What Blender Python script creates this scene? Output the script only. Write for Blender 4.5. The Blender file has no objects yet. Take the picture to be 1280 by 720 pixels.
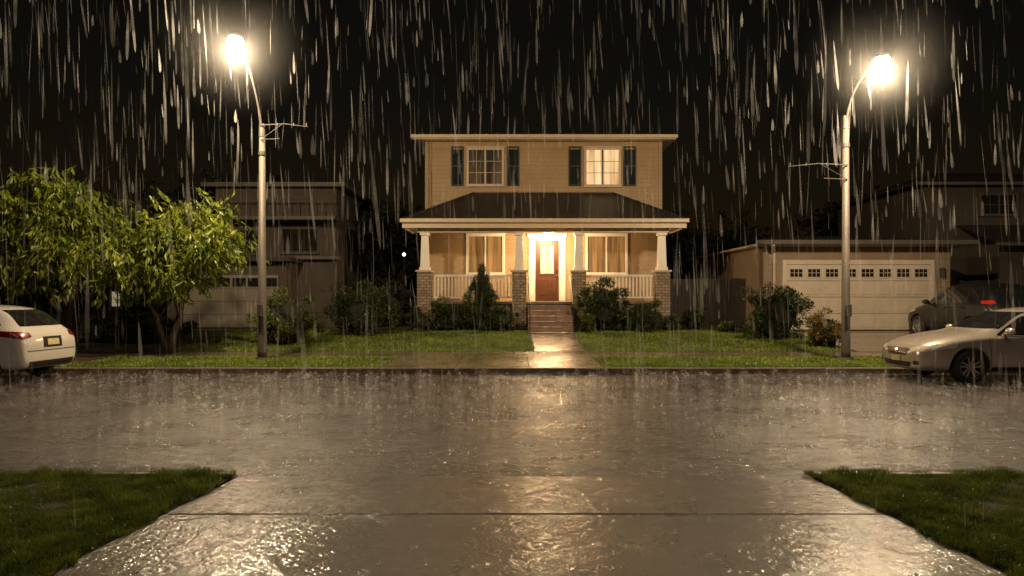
import bpy, bmesh, math, random
import numpy as np
from mathutils import Vector, Matrix
from mathutils.bvhtree import BVHTree
random.seed(7); rng=np.random.default_rng(7)
scene=bpy.context.scene
COL=scene.collection

# ------------------------------------------------------------------ materials
def nn(nt,t,**kw):
    n=nt.nodes.new(t)
    for k,v in kw.items(): setattr(n,k,v)
    return n
def c4(c): return (c[0],c[1],c[2],1.0)
def pmat(name,c1,c2=None,scale=4,rough=.6,rough2=None,bump=0,bscale=30,metal=0,coat=0,emis=None,estr=0,stretch=(1,1,1),spec=.5,trans=0):
    m=bpy.data.materials.new(name); m.use_nodes=True; nt=m.node_tree; p=nt.nodes['Principled BSDF']
    p.inputs['Roughness'].default_value=rough; p.inputs['Metallic'].default_value=metal
    p.inputs['Coat Weight'].default_value=coat; p.inputs['Coat Roughness'].default_value=.08
    p.inputs['Specular IOR Level'].default_value=spec
    if trans: p.inputs['Transmission Weight'].default_value=trans
    tc=nn(nt,'ShaderNodeTexCoord'); mp=nn(nt,'ShaderNodeMapping'); mp.inputs['Scale'].default_value=stretch
    nt.links.new(tc.outputs['Object'],mp.inputs['Vector'])
    if c2 is None: c2=tuple(x*.75 for x in c1)
    n=nn(nt,'ShaderNodeTexNoise'); n.inputs['Scale'].default_value=scale; n.inputs['Detail'].default_value=6; n.inputs['Roughness'].default_value=.6
    nt.links.new(mp.outputs[0],n.inputs['Vector'])
    r=nn(nt,'ShaderNodeValToRGB'); r.color_ramp.elements[0].position=.32; r.color_ramp.elements[1].position=.68
    r.color_ramp.elements[0].color=c4(c2); r.color_ramp.elements[1].color=c4(c1)
    nt.links.new(n.outputs['Fac'],r.inputs[0]); nt.links.new(r.outputs[0],p.inputs['Base Color'])
    if bump:
        b=nn(nt,'ShaderNodeTexNoise'); b.inputs['Scale'].default_value=bscale; b.inputs['Detail'].default_value=4
        nt.links.new(mp.outputs[0],b.inputs['Vector'])
        bp=nn(nt,'ShaderNodeBump'); bp.inputs['Strength'].default_value=bump; bp.inputs['Distance'].default_value=.02
        nt.links.new(b.outputs['Fac'],bp.inputs['Height']); nt.links.new(bp.outputs[0],p.inputs['Normal'])
    if emis is not None:
        p.inputs['Emission Color'].default_value=c4(emis); p.inputs['Emission Strength'].default_value=estr
    return m

def wetmat(name,c1,c2,r0,r1,grain=.3,ring=.3,chop=.09,cscale=5.5,patch=.6,coat=.8,coatr=.1,calm=.25,cx=(.75,1.25),crough=.62,cior=1.45):
    """wet paving: rough aggregate under a thin film of water disturbed by rain"""
    m=bpy.data.materials.new(name); m.use_nodes=True; nt=m.node_tree; p=nt.nodes['Principled BSDF']
    L=nt.links.new
    tc=nn(nt,'ShaderNodeTexCoord'); co=tc.outputs['Object']
    n=nn(nt,'ShaderNodeTexNoise'); n.inputs['Scale'].default_value=patch; n.inputs['Detail'].default_value=9; n.inputs['Roughness'].default_value=.68; L(co,n.inputs['Vector'])
    g=nn(nt,'ShaderNodeTexNoise'); g.inputs['Scale'].default_value=55; g.inputs['Detail'].default_value=5; g.inputs['Roughness'].default_value=.7; L(co,g.inputs['Vector'])
    mx=nn(nt,'ShaderNodeMath',operation='MULTIPLY_ADD'); L(g.outputs['Fac'],mx.inputs[0]); mx.inputs[1].default_value=.6
    sb=nn(nt,'ShaderNodeMath',operation='SUBTRACT'); L(n.outputs['Fac'],sb.inputs[0]); sb.inputs[1].default_value=.30; L(sb.outputs[0],mx.inputs[2])
    r=nn(nt,'ShaderNodeValToRGB'); r.color_ramp.elements[0].position=.33; r.color_ramp.elements[1].position=.67
    r.color_ramp.elements[0].color=c4(c2); r.color_ramp.elements[1].color=c4(c1); L(mx.outputs[0],r.inputs[0]); L(r.outputs[0],p.inputs['Base Color'])
    mr=nn(nt,'ShaderNodeMapRange'); mr.inputs[1].default_value=.38; mr.inputs[2].default_value=.62; mr.inputs[3].default_value=r0; mr.inputs[4].default_value=r1
    L(n.outputs['Fac'],mr.inputs[0]); L(mr.outputs[0],p.inputs['Roughness'])
    p.inputs['Specular IOR Level'].default_value=.6; p.inputs['Coat Weight'].default_value=coat; p.inputs['Coat Roughness'].default_value=coatr; p.inputs['Coat IOR'].default_value=cior
    hs=None
    for k,sc in enumerate((2.3,4.1)):
        v=nn(nt,'ShaderNodeTexVoronoi'); v.inputs['Scale'].default_value=sc; v.voronoi_dimensions='2D'
        mpp=nn(nt,'ShaderNodeMapping'); mpp.inputs['Location'].default_value=(k*3.3,k*1.7,0); L(co,mpp.inputs['Vector']); L(mpp.outputs[0],v.inputs['Vector'])
        s=nn(nt,'ShaderNodeMath',operation='MULTIPLY'); L(v.outputs['Distance'],s.inputs[0]); s.inputs[1].default_value=40
        si=nn(nt,'ShaderNodeMath',operation='SINE'); L(s.outputs[0],si.inputs[0])
        fo=nn(nt,'ShaderNodeMapRange'); fo.inputs[1].default_value=.03; fo.inputs[2].default_value=.36; fo.inputs[3].default_value=1; fo.inputs[4].default_value=0; L(v.outputs['Distance'],fo.inputs[0])
        mu=nn(nt,'ShaderNodeMath',operation='MULTIPLY'); L(si.outputs[0],mu.inputs[0]); L(fo.outputs[0],mu.inputs[1])
        if hs is None: hs=mu
        else:
            ad=nn(nt,'ShaderNodeMath',operation='ADD'); L(hs.outputs[0],ad.inputs[0]); L(mu.outputs[0],ad.inputs[1]); hs=ad
    w=nn(nt,'ShaderNodeTexNoise'); w.inputs['Scale'].default_value=cscale; w.inputs['Detail'].default_value=5; w.inputs['Roughness'].default_value=crough; w.inputs['Distortion'].default_value=.4
    mq=nn(nt,'ShaderNodeMapping'); mq.inputs['Scale'].default_value=(cx[0],cx[1],1); L(co,mq.inputs['Vector']); L(mq.outputs[0],w.inputs['Vector'])
    z=nn(nt,'ShaderNodeTexNoise'); z.inputs['Scale'].default_value=.45; z.inputs['Detail'].default_value=4; L(co,z.inputs['Vector'])
    zr=nn(nt,'ShaderNodeMapRange'); zr.inputs[1].default_value=.38; zr.inputs[2].default_value=.6; zr.inputs[3].default_value=calm; zr.inputs[4].default_value=1; L(z.outputs['Fac'],zr.inputs[0])
    wm=nn(nt,'ShaderNodeMath',operation='MULTIPLY'); L(w.outputs['Fac'],wm.inputs[0]); L(zr.outputs[0],wm.inputs[1])
    b1=nn(nt,'ShaderNodeBump'); b1.inputs['Strength'].default_value=ring; b1.inputs['Distance'].default_value=.009; L(hs.outputs[0],b1.inputs['Height'])
    b2=nn(nt,'ShaderNodeBump'); b2.inputs['Strength'].default_value=1; b2.inputs['Distance'].default_value=chop; L(wm.outputs[0],b2.inputs['Height']); L(b1.outputs[0],b2.inputs['Normal'])
    b3=nn(nt,'ShaderNodeBump'); b3.inputs['Strength'].default_value=grain; b3.inputs['Distance'].default_value=.012; L(g.outputs['Fac'],b3.inputs['Height']); L(b2.outputs[0],b3.inputs['Normal'])
    L(b3.outputs[0],p.inputs['Normal']); L(b2.outputs[0],p.inputs['Coat Normal'])
    return m

def brickmat(name,c1,c2,mortar,sx,bw,bh,ms=.012,rough=.7,axis='XZ',bump=.6):
    m=bpy.data.materials.new(name); m.use_nodes=True; nt=m.node_tree; p=nt.nodes['Principled BSDF']; L=nt.links.new
    tc=nn(nt,'ShaderNodeTexCoord'); sp=nn(nt,'ShaderNodeSeparateXYZ'); L(tc.outputs['Object'],sp.inputs[0])
    ad=nn(nt,'ShaderNodeMath',operation='ADD'); L(sp.outputs['X'],ad.inputs[0]); 
    cb=nn(nt,'ShaderNodeCombineXYZ')
    if axis=='XZ':
        L(sp.outputs['Y'],ad.inputs[1]); L(ad.outputs[0],cb.inputs[0]); L(sp.outputs['Z'],cb.inputs[1])
    else:
        ad.inputs[1].default_value=0; L(ad.outputs[0],cb.inputs[0]); L(sp.outputs['Y'],cb.inputs[1])
    b=nn(nt,'ShaderNodeTexBrick'); L(cb.outputs[0],b.inputs['Vector']); b.inputs['Scale'].default_value=sx
    b.inputs['Brick Width'].default_value=bw; b.inputs['Row Height'].default_value=bh; b.inputs['Mortar Size'].default_value=ms
    b.inputs['Color1'].default_value=c4(c1); b.inputs['Color2'].default_value=c4(c2); b.inputs['Mortar'].default_value=c4(mortar)
    n=nn(nt,'ShaderNodeTexNoise'); n.inputs['Scale'].default_value=6; n.inputs['Detail'].default_value=6; L(tc.outputs['Object'],n.inputs['Vector'])
    mr=nn(nt,'ShaderNodeMapRange'); mr.inputs[3].default_value=.5; mr.inputs[4].default_value=1.4; L(n.outputs['Fac'],mr.inputs[0])
    mx=nn(nt,'ShaderNodeVectorMath',operation='MULTIPLY'); L(b.outputs['Color'],mx.inputs[0]); L(mr.outputs[0],mx.inputs[1]); L(mx.outputs[0],p.inputs['Base Color'])
    p.inputs['Roughness'].default_value=rough
    iv=nn(nt,'ShaderNodeMath',operation='SUBTRACT'); iv.inputs[0].default_value=1; L(b.outputs['Fac'],iv.inputs[1])
    bp=nn(nt,'ShaderNodeBump'); bp.inputs['Strength'].default_value=bump; bp.inputs['Distance'].default_value=.02; L(iv.outputs[0],bp.inputs['Height']); L(bp.outputs[0],p.inputs['Normal'])
    return m

def sidingmat(name,c1,c2,pitch=.16):
    m=pmat(name,c1,c2,scale=1.2,rough=.55); nt=m.node_tree; L=nt.links.new; p=nt.nodes['Principled BSDF']
    tc=nn(nt,'ShaderNodeTexCoord'); sp=nn(nt,'ShaderNodeSeparateXYZ'); L(tc.outputs['Object'],sp.inputs[0])
    d=nn(nt,'ShaderNodeMath',operation='DIVIDE'); L(sp.outputs['Z'],d.inputs[0]); d.inputs[1].default_value=pitch
    f=nn(nt,'ShaderNodeMath',operation='FRACT'); L(d.outputs[0],f.inputs[0])
    iv=nn(nt,'ShaderNodeMath',operation='SUBTRACT'); iv.inputs[0].default_value=1; L(f.outputs[0],iv.inputs[1])
    bp=nn(nt,'ShaderNodeBump'); bp.inputs['Strength'].default_value=.9; bp.inputs['Distance'].default_value=.02; L(iv.outputs[0],bp.inputs['Height']); L(bp.outputs[0],p.inputs['Normal'])
    return m

def leafmat(name,c1,c2,scale=7,tl=.35,rough=.35):
    m=bpy.data.materials.new(name); m.use_nodes=True; nt=m.node_tree; L=nt.links.new; p=nt.nodes['Principled BSDF']
    tc=nn(nt,'ShaderNodeTexCoord'); n=nn(nt,'ShaderNodeTexNoise'); n.inputs['Scale'].default_value=scale; n.inputs['Detail'].default_value=5; L(tc.outputs['Object'],n.inputs['Vector'])
    r=nn(nt,'ShaderNodeValToRGB'); r.color_ramp.elements[0].position=.35; r.color_ramp.elements[1].position=.65
    r.color_ramp.elements[0].color=c4(c2); r.color_ramp.elements[1].color=c4(c1); L(n.outputs['Fac'],r.inputs[0]); L(r.outputs[0],p.inputs['Base Color'])
    p.inputs['Roughness'].default_value=rough
    t=nn(nt,'ShaderNodeBsdfTranslucent'); L(r.outputs[0],t.inputs['Color'])
    mx=nn(nt,'ShaderNodeMixShader'); mx.inputs[0].default_value=tl; L(p.outputs[0],mx.inputs[1]); L(t.outputs[0],mx.inputs[2])
    L(mx.outputs[0],nt.nodes['Material Output'].inputs['Surface']); return m

def emat(name,col,s):
    m=bpy.data.materials.new(name); m.use_nodes=True; p=m.node_tree.nodes['Principled BSDF']
    p.inputs['Base Color'].default_value=c4(col); p.inputs['Emission Color'].default_value=c4(col); p.inputs['Emission Strength'].default_value=s
    return m
def curtainmat(name,c1,c2,s,freq=14):  # light of the room behind is put into the surface as emission
    m=bpy.data.materials.new(name); m.use_nodes=True; nt=m.node_tree; L=nt.links.new; p=nt.nodes['Principled BSDF']
    tc=nn(nt,'ShaderNodeTexCoord'); mp=nn(nt,'ShaderNodeMapping'); mp.inputs['Scale'].default_value=(freq,1,.4); L(tc.outputs['Object'],mp.inputs['Vector'])
    n=nn(nt,'ShaderNodeTexNoise'); n.inputs['Scale'].default_value=1; n.inputs['Detail'].default_value=3; L(mp.outputs[0],n.inputs['Vector'])
    r=nn(nt,'ShaderNodeValToRGB'); r.color_ramp.elements[0].position=.35; r.color_ramp.elements[1].position=.65
    r.color_ramp.elements[0].color=c4(c2); r.color_ramp.elements[1].color=c4(c1); L(n.outputs['Fac'],r.inputs[0])
    L(r.outputs[0],p.inputs['Base Color']); L(r.outputs[0],p.inputs['Emission Color']); p.inputs['Emission Strength'].default_value=s; p.inputs['Roughness'].default_value=.9
    return m

M={}
M['asphalt']=wetmat('wet_asphalt',(.095,.070,.064),(.048,.036,.033),.18,.42,grain=.7,ring=.8,chop=.062,cscale=5.2,patch=.8,coat=1,coatr=.03,calm=.35,crough=.7,cior=1.55)
M['concrete']=wetmat('wet_concrete',(.15,.105,.075),(.07,.05,.036),.26,.5,grain=.8,ring=.22,chop=.026,cscale=9,patch=1.3,coat=1,coatr=.045,calm=.3,cx=(1,1),cior=1.45)
M['walk']=wetmat('wet_sidewalk',(.24,.175,.125),(.14,.10,.072),.2,.4,grain=.3,ring=.2,chop=.025,cscale=7,patch=1.2,coat=1,coatr=.04,cior=1.5)
M['curb']=pmat('curb_concrete',(.20,.155,.115),(.11,.085,.062),scale=3,rough=.35,bump=.5,bscale=40)
M['soil']=pmat('soil',(.05,.062,.018),(.025,.03,.01),scale=3,rough=.85,bump=.8,bscale=25)
M['ground']=pmat('ground_dark',(.03,.032,.015),(.015,.015,.008),scale=1,rough=.9)
M['grass']=leafmat('grass_blades',(.24,.30,.05),(.09,.135,.022),4,.5,.25)
M['grassf']=leafmat('grass_far',(.28,.36,.04),(.14,.20,.022),1.2,.3,.4)
M['siding']=sidingmat('tan_siding',(.37,.25,.13),(.31,.205,.105),.17)
M['siding2']=sidingmat('beige_siding',(.25,.185,.12),(.20,.145,.095),.2)
M['stucco']=pmat('stucco',(.075,.058,.044),(.052,.042,.032),scale=1.5,rough=.8,bump=.3,bscale=60)
M['ntrim']=pmat('dim_trim',(.10,.085,.065),(.07,.06,.048),scale=2,rough=.6)  # darkened trim for dim parts; the shade is put into the colour
M['trim']=pmat('cream_trim',(.56,.45,.31),(.48,.38,.26),scale=3,rough=.4)
M['white']=pmat('white_paint',(.80,.74,.64),(.72,.66,.56),scale=3,rough=.4)
M['shutter']=pmat('shutter_green',(.012,.017,.015),(.007,.011,.009),scale=6,rough=.6)
M['roof']=brickmat('shingles',(.04,.034,.028),(.024,.02,.017),(.01,.008,.007),1,.3,.14,.01,rough=.5,axis='XY',bump=.9)
M['stone']=brickmat('ledge_stone',(.34,.24,.15),(.20,.145,.095),(.08,.06,.04),1,.24,.1,.012,rough=.6)
M['brick']=brickmat('step_brick',(.27,.165,.11),(.20,.12,.08),(.16,.12,.09),1,.21,.165,.01,rough=.4)
M['door']=pmat('door_red_wood',(.105,.036,.015),(.062,.022,.01),scale=5,rough=.4,stretch=(6,1,.6))
M['wood']=pmat('fence_wood',(.03,.02,.014),(.016,.012,.008),scale=6,rough=.7,stretch=(3,3,.4))
M['bark']=pmat('bark',(.06,.045,.03),(.025,.02,.014),scale=8,rough=.75,bump=1,bscale=20,stretch=(1,1,.3))
M['pole']=pmat('pole_concrete',(.12,.10,.08),(.07,.06,.048),scale=4,rough=.55,bump=.3,bscale=60,stretch=(1,1,.3))
M['metal']=pmat('galvanised_metal',(.09,.083,.075),(.06,.055,.05),scale=8,rough=.55,metal=.4)
M['dark']=pmat('dark_plastic',(.02,.02,.02),(.012,.012,.012),rough=.4)
M['rubber']=pmat('rubber',(.022,.021,.02),(.014,.014,.013),rough=.6)
M['rim']=pmat('alloy_rim',(.5,.49,.47),(.4,.39,.38),rough=.28,metal=.85)
M['chrome']=pmat('chrome',(.75,.73,.7),(.7,.68,.65),rough=.12,metal=1)
M['glassd']=pmat('window_glass_dark',(.018,.018,.018),(.01,.01,.01),rough=.06,spec=.6)
M['lens']=pmat('headlight_lens',(.75,.68,.55),(.45,.42,.36),scale=18,rough=.1,coat=1)
M['red']=pmat('tail_lens',(.22,.01,.008),(.10,.005,.004),scale=20,rough=.3,coat=.3)
M['redlit']=pmat('tail_lens_glow',(.4,.02,.01),(.3,.01,.01),rough=.2,coat=.5,emis=(1,.05,.02),estr=.12)  # weak emission put in to make the lens look bright
M['plate']=pmat('plate',(.75,.65,.35),(.5,.42,.2),scale=30,rough=.4)
M['seam']=pmat('seam',(.01,.01,.01),(.008,.008,.008),rough=.7)
M['wpaint']=pmat('white_car_paint',(.66,.63,.58),(.62,.59,.54),scale=1,rough=.3,coat=1)
M['spaint']=pmat('silver_car_paint',(.50,.45,.39),(.46,.41,.355),scale=1,rough=.3,metal=.35,coat=1)
M['bpaint']=pmat('black_car_paint',(.01,.01,.011),(.008,.008,.008),scale=1,rough=.4,coat=.25)
M['gdoor']=pmat('garage_door_paint',(.58,.50,.40),(.50,.43,.34),scale=2,rough=.45)
M['gdoor_dim']=pmat('dim_garage_door_paint',(.24,.21,.165),(.19,.165,.13),scale=2,rough=.5)  # darkened garage door paint; the dim light there is put into its colour
M['leafA']=leafmat('tree_leaves',(.31,.36,.035),(.085,.13,.016),1.8,.4)
M['leafB']=leafmat('bush_leaves',(.075,.105,.022),(.02,.034,.009),5)
M['leafC']=leafmat('hedge_leaves',(.20,.24,.03),(.06,.085,.014),4)
M['leafD']=leafmat('dark_leaves',(.022,.026,.012),(.009,.012,.006),1,.2,.7)
M['leafY']=leafmat('yellow_shrub_leaves',(.30,.21,.05),(.11,.10,.02),6)
M['core']=pmat('dark_core',(.012,.016,.006),(.006,.008,.003),rough=.9)  # near-black solid core that darkens the gaps between leaves

# ------------------------------------------------------------------ helpers
def empty(name,loc=(0,0,0),rz=0):
    e=bpy.data.objects.new(name,None); COL.objects.link(e); e.location=loc; e.rotation_euler=(0,0,rz); e.empty_display_size=.3; return e
def link(me,name,mats,parent=None,local=False,smooth=False):
    if not isinstance(mats,(list,tuple)): mats=[mats]
    for m in mats: me.materials.append(m)
    o=bpy.data.objects.new(name,me); COL.objects.link(o)
    if parent is not None:
        o.parent=parent
        if not local: o.matrix_parent_inverse=(Matrix.Translation(parent.location)@Matrix.Rotation(parent.rotation_euler[2],4,'Z')).inverted()
    if smooth:
        me.polygons.foreach_set('use_smooth',[True]*len(me.polygons))
    return o
class MB:
    def __init__(s): s.v=[]; s.f=[]
    def add(s,v,f):
        n=len(s.v); s.v+= [tuple(p) for p in v]; s.f+=[tuple(i+n for i in q) for q in f]; return s
    def box(s,x0,x1,y0,y1,z0,z1):
        return s.add([(x0,y0,z0),(x1,y0,z0),(x1,y1,z0),(x0,y1,z0),(x0,y0,z1),(x1,y0,z1),(x1,y1,z1),(x0,y1,z1)],
              [(0,3,2,1),(4,5,6,7),(0,1,5,4),(1,2,6,5),(2,3,7,6),(3,0,4,7)])
    def frus(s,cx,cy,z0,z1,a0,a1):
        return s.add([(cx-a0,cy-a0,z0),(cx+a0,cy-a0,z0),(cx+a0,cy+a0,z0),(cx-a0,cy+a0,z0),(cx-a1,cy-a1,z1),(cx+a1,cy-a1,z1),(cx+a1,cy+a1,z1),(cx-a1,cy+a1,z1)],
              [(0,3,2,1),(4,5,6,7),(0,1,5,4),(1,2,6,5),(2,3,7,6),(3,0,4,7)])
    def tube(s,pts,rad,n=8):
        pts=[Vector(p) for p in pts]; vs=[]; fs=[]
        for i,p in enumerate(pts):
            t=(pts[min(i+1,len(pts)-1)]-pts[max(i-1,0)]).normalized()
            a=t.orthogonal() if i==0 else (a-t*a.dot(t))
            a=a.normalized(); b=t.cross(a)
            for k in range(n):
                th=2*math.pi*k/n; vs.append(p+(a*math.cos(th)+b*math.sin(th))*rad[i])
        for i in range(len(pts)-1):
            for k in range(n):
                fs.append((i*n+k,i*n+(k+1)%n,(i+1)*n+(k+1)%n,(i+1)*n+k))
        fs.append(tuple(reversed(range(n)))); fs.append(tuple((len(pts)-1)*n+k for k in range(n)))
        return s.add(vs,fs)
    def ell(s,c,r,nu=16,nv=10):
        vs=[];fs=[]
        for j in range(nv+1):
            ph=math.pi*j/nv
            for i in range(nu):
                th=2*math.pi*i/nu; vs.append((c[0]+r[0]*math.sin(ph)*math.cos(th),c[1]+r[1]*math.sin(ph)*math.sin(th),c[2]+r[2]*math.cos(ph)))
        for j in range(nv):
            for i in range(nu): fs.append((j*nu+i,(j+1)*nu+i,(j+1)*nu+(i+1)%nu,j*nu+(i+1)%nu))
        return s.add(vs,fs)
    def obj(s,name,mat,parent=None,local=False,smooth=False,bevel=0):
        me=bpy.data.meshes.new(name); me.from_pydata(s.v,[],s.f); me.update()
        o=link(me,name,mat,parent,local,smooth)
        if bevel:
            b=o.modifiers.new('bev','BEVEL'); b.width=bevel; b.segments=2; b.limit_method='ANGLE'
        return o
def box(name,mat,parent,*a,bevel=0,local=False): return MB().box(*a).obj(name,mat,parent,local=local,bevel=bevel)
def npmesh(name,V,F,mats,parent=None,smooth=False,midx=None):
    me=bpy.data.meshes.new(name); V=np.asarray(V,dtype=np.float32); F=np.asarray(F,dtype=np.int32); k=F.shape[1]
    me.vertices.add(len(V)); me.vertices.foreach_set('co',V.ravel())
    me.loops.add(F.size); me.loops.foreach_set('vertex_index',F.ravel())
    me.polygons.add(len(F)); me.polygons.foreach_set('loop_start',np.arange(0,F.size,k,dtype=np.int32)); me.polygons.foreach_set('loop_total',np.full(len(F),k,dtype=np.int32))
    me.update(calc_edges=True); me.validate()
    return link(me,name,mats,parent,smooth=smooth)

def gz(y): return float(np.interp(y,[16.16,18.8,20.4,24.7,26.],[.12,.135,.145,.45,.5]))

def leaves(C,D,ln,wd,droop=.25):
    n=len(C); R=rng.normal(size=(n,3)); S=np.cross(D,R); S/=np.linalg.norm(S,axis=1)[:,None]+1e-9
    U=np.cross(S,D)
    ln=ln[:,None]; wd=wd[:,None]
    b=C; t=C+D*ln; m=C+D*ln*.45+U*ln*droop*.4
    l=m+S*wd*.5; r=m-S*wd*.5
    V=np.stack([b,l,t,r],1).reshape(-1,3); i=np.arange(n)[:,None]*4
    F=np.concatenate([i+np.array([[0,1,2]]),i+np.array([[0,2,3]])],0)
    return V,F
def unit(A): return A/(np.linalg.norm(A,axis=1)[:,None]+1e-9)
def bush(name,c,r,n,size,mat,clumps=40,flat=.5,core=True,cone=False,kind_wd=.5):
    e=empty(name,(c[0],c[1],c[2]-r[2]))
    P=unit(rng.normal(size=(clumps,3))); rad=rng.uniform(.45,1.05,clumps)[:,None]
    P=P*rad
    if cone:
        h=(P[:,2]+1)/2; sc=(1-h)**.75*1.15+.08; P[:,0]*=sc; P[:,1]*=sc
    k=rng.integers(0,clumps,n); cr=rng.uniform(.12,.30,clumps)
    Q=unit(rng.normal(size=(n,3)))*(rng.uniform(.3,1,n)**.5)[:,None]*cr[k][:,None]
    if cone: Q*=.7
    X=P[k]+Q; C=X*np.array(r)+np.array(c)
    D=unit(X*.7+rng.normal(size=(n,3))*.6+np.array([0,0,.25]))
    C[:,2]=np.maximum(C[:,2],c[2]-r[2]+.03)
    V,F=leaves(C,D,rng.uniform(.6,1.3,n)*size,rng.uniform(.6,1.2,n)*size*kind_wd)
    npmesh('leaf_mass',V,F,mat,e)
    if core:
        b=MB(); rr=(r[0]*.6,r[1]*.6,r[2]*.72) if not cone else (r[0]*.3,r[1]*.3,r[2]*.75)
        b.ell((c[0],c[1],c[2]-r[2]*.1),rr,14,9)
        o=b.obj('bush_core',M['core'],e,smooth=False)
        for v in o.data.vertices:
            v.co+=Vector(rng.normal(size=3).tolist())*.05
    st=MB()
    for k in range(5):
        a=random.uniform(0,6.28); st.tube([(c[0]+.08*math.cos(a),c[1]+.08*math.sin(a),c[2]-r[2]-.05),(c[0]+r[0]*.4*math.cos(a),c[1]+r[1]*.4*math.sin(a),c[2])],[.025,.01],6)
    st.obj('stems',M['bark'],e)
    return e

def blades(name,X,Y,Z,h,w,mat,parent,lean=.35):
    n=len(X); a=rng.uniform(0,6.283,n); S=np.stack([np.cos(a),np.sin(a),np.zeros(n)],1)
    la=rng.uniform(0,6.283,n); lm=rng.uniform(0,lean,n)*h*2; Lv=np.stack([np.cos(la)*lm,np.sin(la)*lm,np.zeros(n)],1)
    B=np.stack([X,Y,Z],1); w=w[:,None]; hh=h[:,None]; up=np.array([[0,0,1.]])
    v0=B-S*w/2; v1=B+S*w/2; m=B+Lv*.3+up*hh*.55; v2=m-S*w*.4; v3=m+S*w*.4; v4=B+Lv+up*hh*.95
    V=np.stack([v0,v1,v3,v2,v4],1).reshape(-1,3); i=np.arange(n)[:,None]*5
    F=np.concatenate([i+np.array([[0,1,2]]),i+np.array([[0,2,3]]),i+np.array([[3,2,4]])],0)
    return npmesh(name,V,F,mat,parent)

# ------------------------------------------------------------------ terrain
def strip(name,mat,rows,zf,parent=None,nx=1,off=0):
    V=[];F=[]
    for (y,a,b) in rows:
        for i in range(nx+1): V.append((a+(b-a)*i/nx,y,zf(y)+off))
    for j in range(len(rows)-1):
        for i in range(nx):
            p=j*(nx+1)+i; F.append((p,p+1,p+nx+2,p+nx+1))
    me=bpy.data.meshes.new(name); me.from_pydata(V,[],F); me.update(); return link(me,name,mat,parent)
strip('ground',M['ground'],[(-300,-500,500),(600,-500,500)],lambda y:-.06)
strip('road',M['asphalt'],[(6.86,-80,80),(16.0,-80,80)],lambda y:0)
far_lawn=strip('lawn',M['soil'],[(16.16,-80,80),(18.8,-80,80),(20.4,-80,80),(22.5,-80,80),(24.7,-80,80),(26,-80,80),(90,-80,80)],gz)
kb=MB(); kb.box(-80,80,16.0,16.16,-.05,.128); kb.obj('curb',M['curb'],bevel=.02)
x=-40.0
swp=empty('sidewalk',(0,19.6,.14))
while x<40:
    strip('slab',M['walk'],[(18.8,x+.008,x+1.5),(20.4,x+.008,x+1.5)],gz,swp,off=.006); x+=1.508
ap=empty('concrete_path',(0.5,18,.13))
for a,b in ((-2.86,-1.27),(-1.25,.37),(.39,2.02)):
    strip('apron_slab',M['walk'],[(16.165,a,b),(18.79,a,b)],gz,ap,off=.007)
ys=[20.41,21.5,22.6,23.7,24.66]
for a,b in zip(ys[:-1],ys[1:]):
    strip('walk_slab',M['walk'],[(a,.62,2.05),(b-.015,.66,2.02)],gz,ap,off=.012)
dp=empty('neighbor_driveway',(12.3,21,.2))
strip('slab',M['walk'],[(16.165,9.7,15.4),(18.79,9.7,15.3)],gz,dp,off=.008)
strip('slab',M['walk'],[(20.41,9.65,15.2),(24.7,9.5,14.9),(25.7,9.5,14.8)],gz,dp,off=.01)
dp2=empty('neighbor_driveway',(-11,21,.2))
strip('slab',M['walk'],[(16.165,-14.2,-10.4),(18.79,-13.8,-10.2)],gz,dp2,off=.008)
strip('slab',M['walk'],[(20.41,-13.2,-9.8),(26.4,-12,-8.4)],gz,dp2,off=.01)

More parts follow.
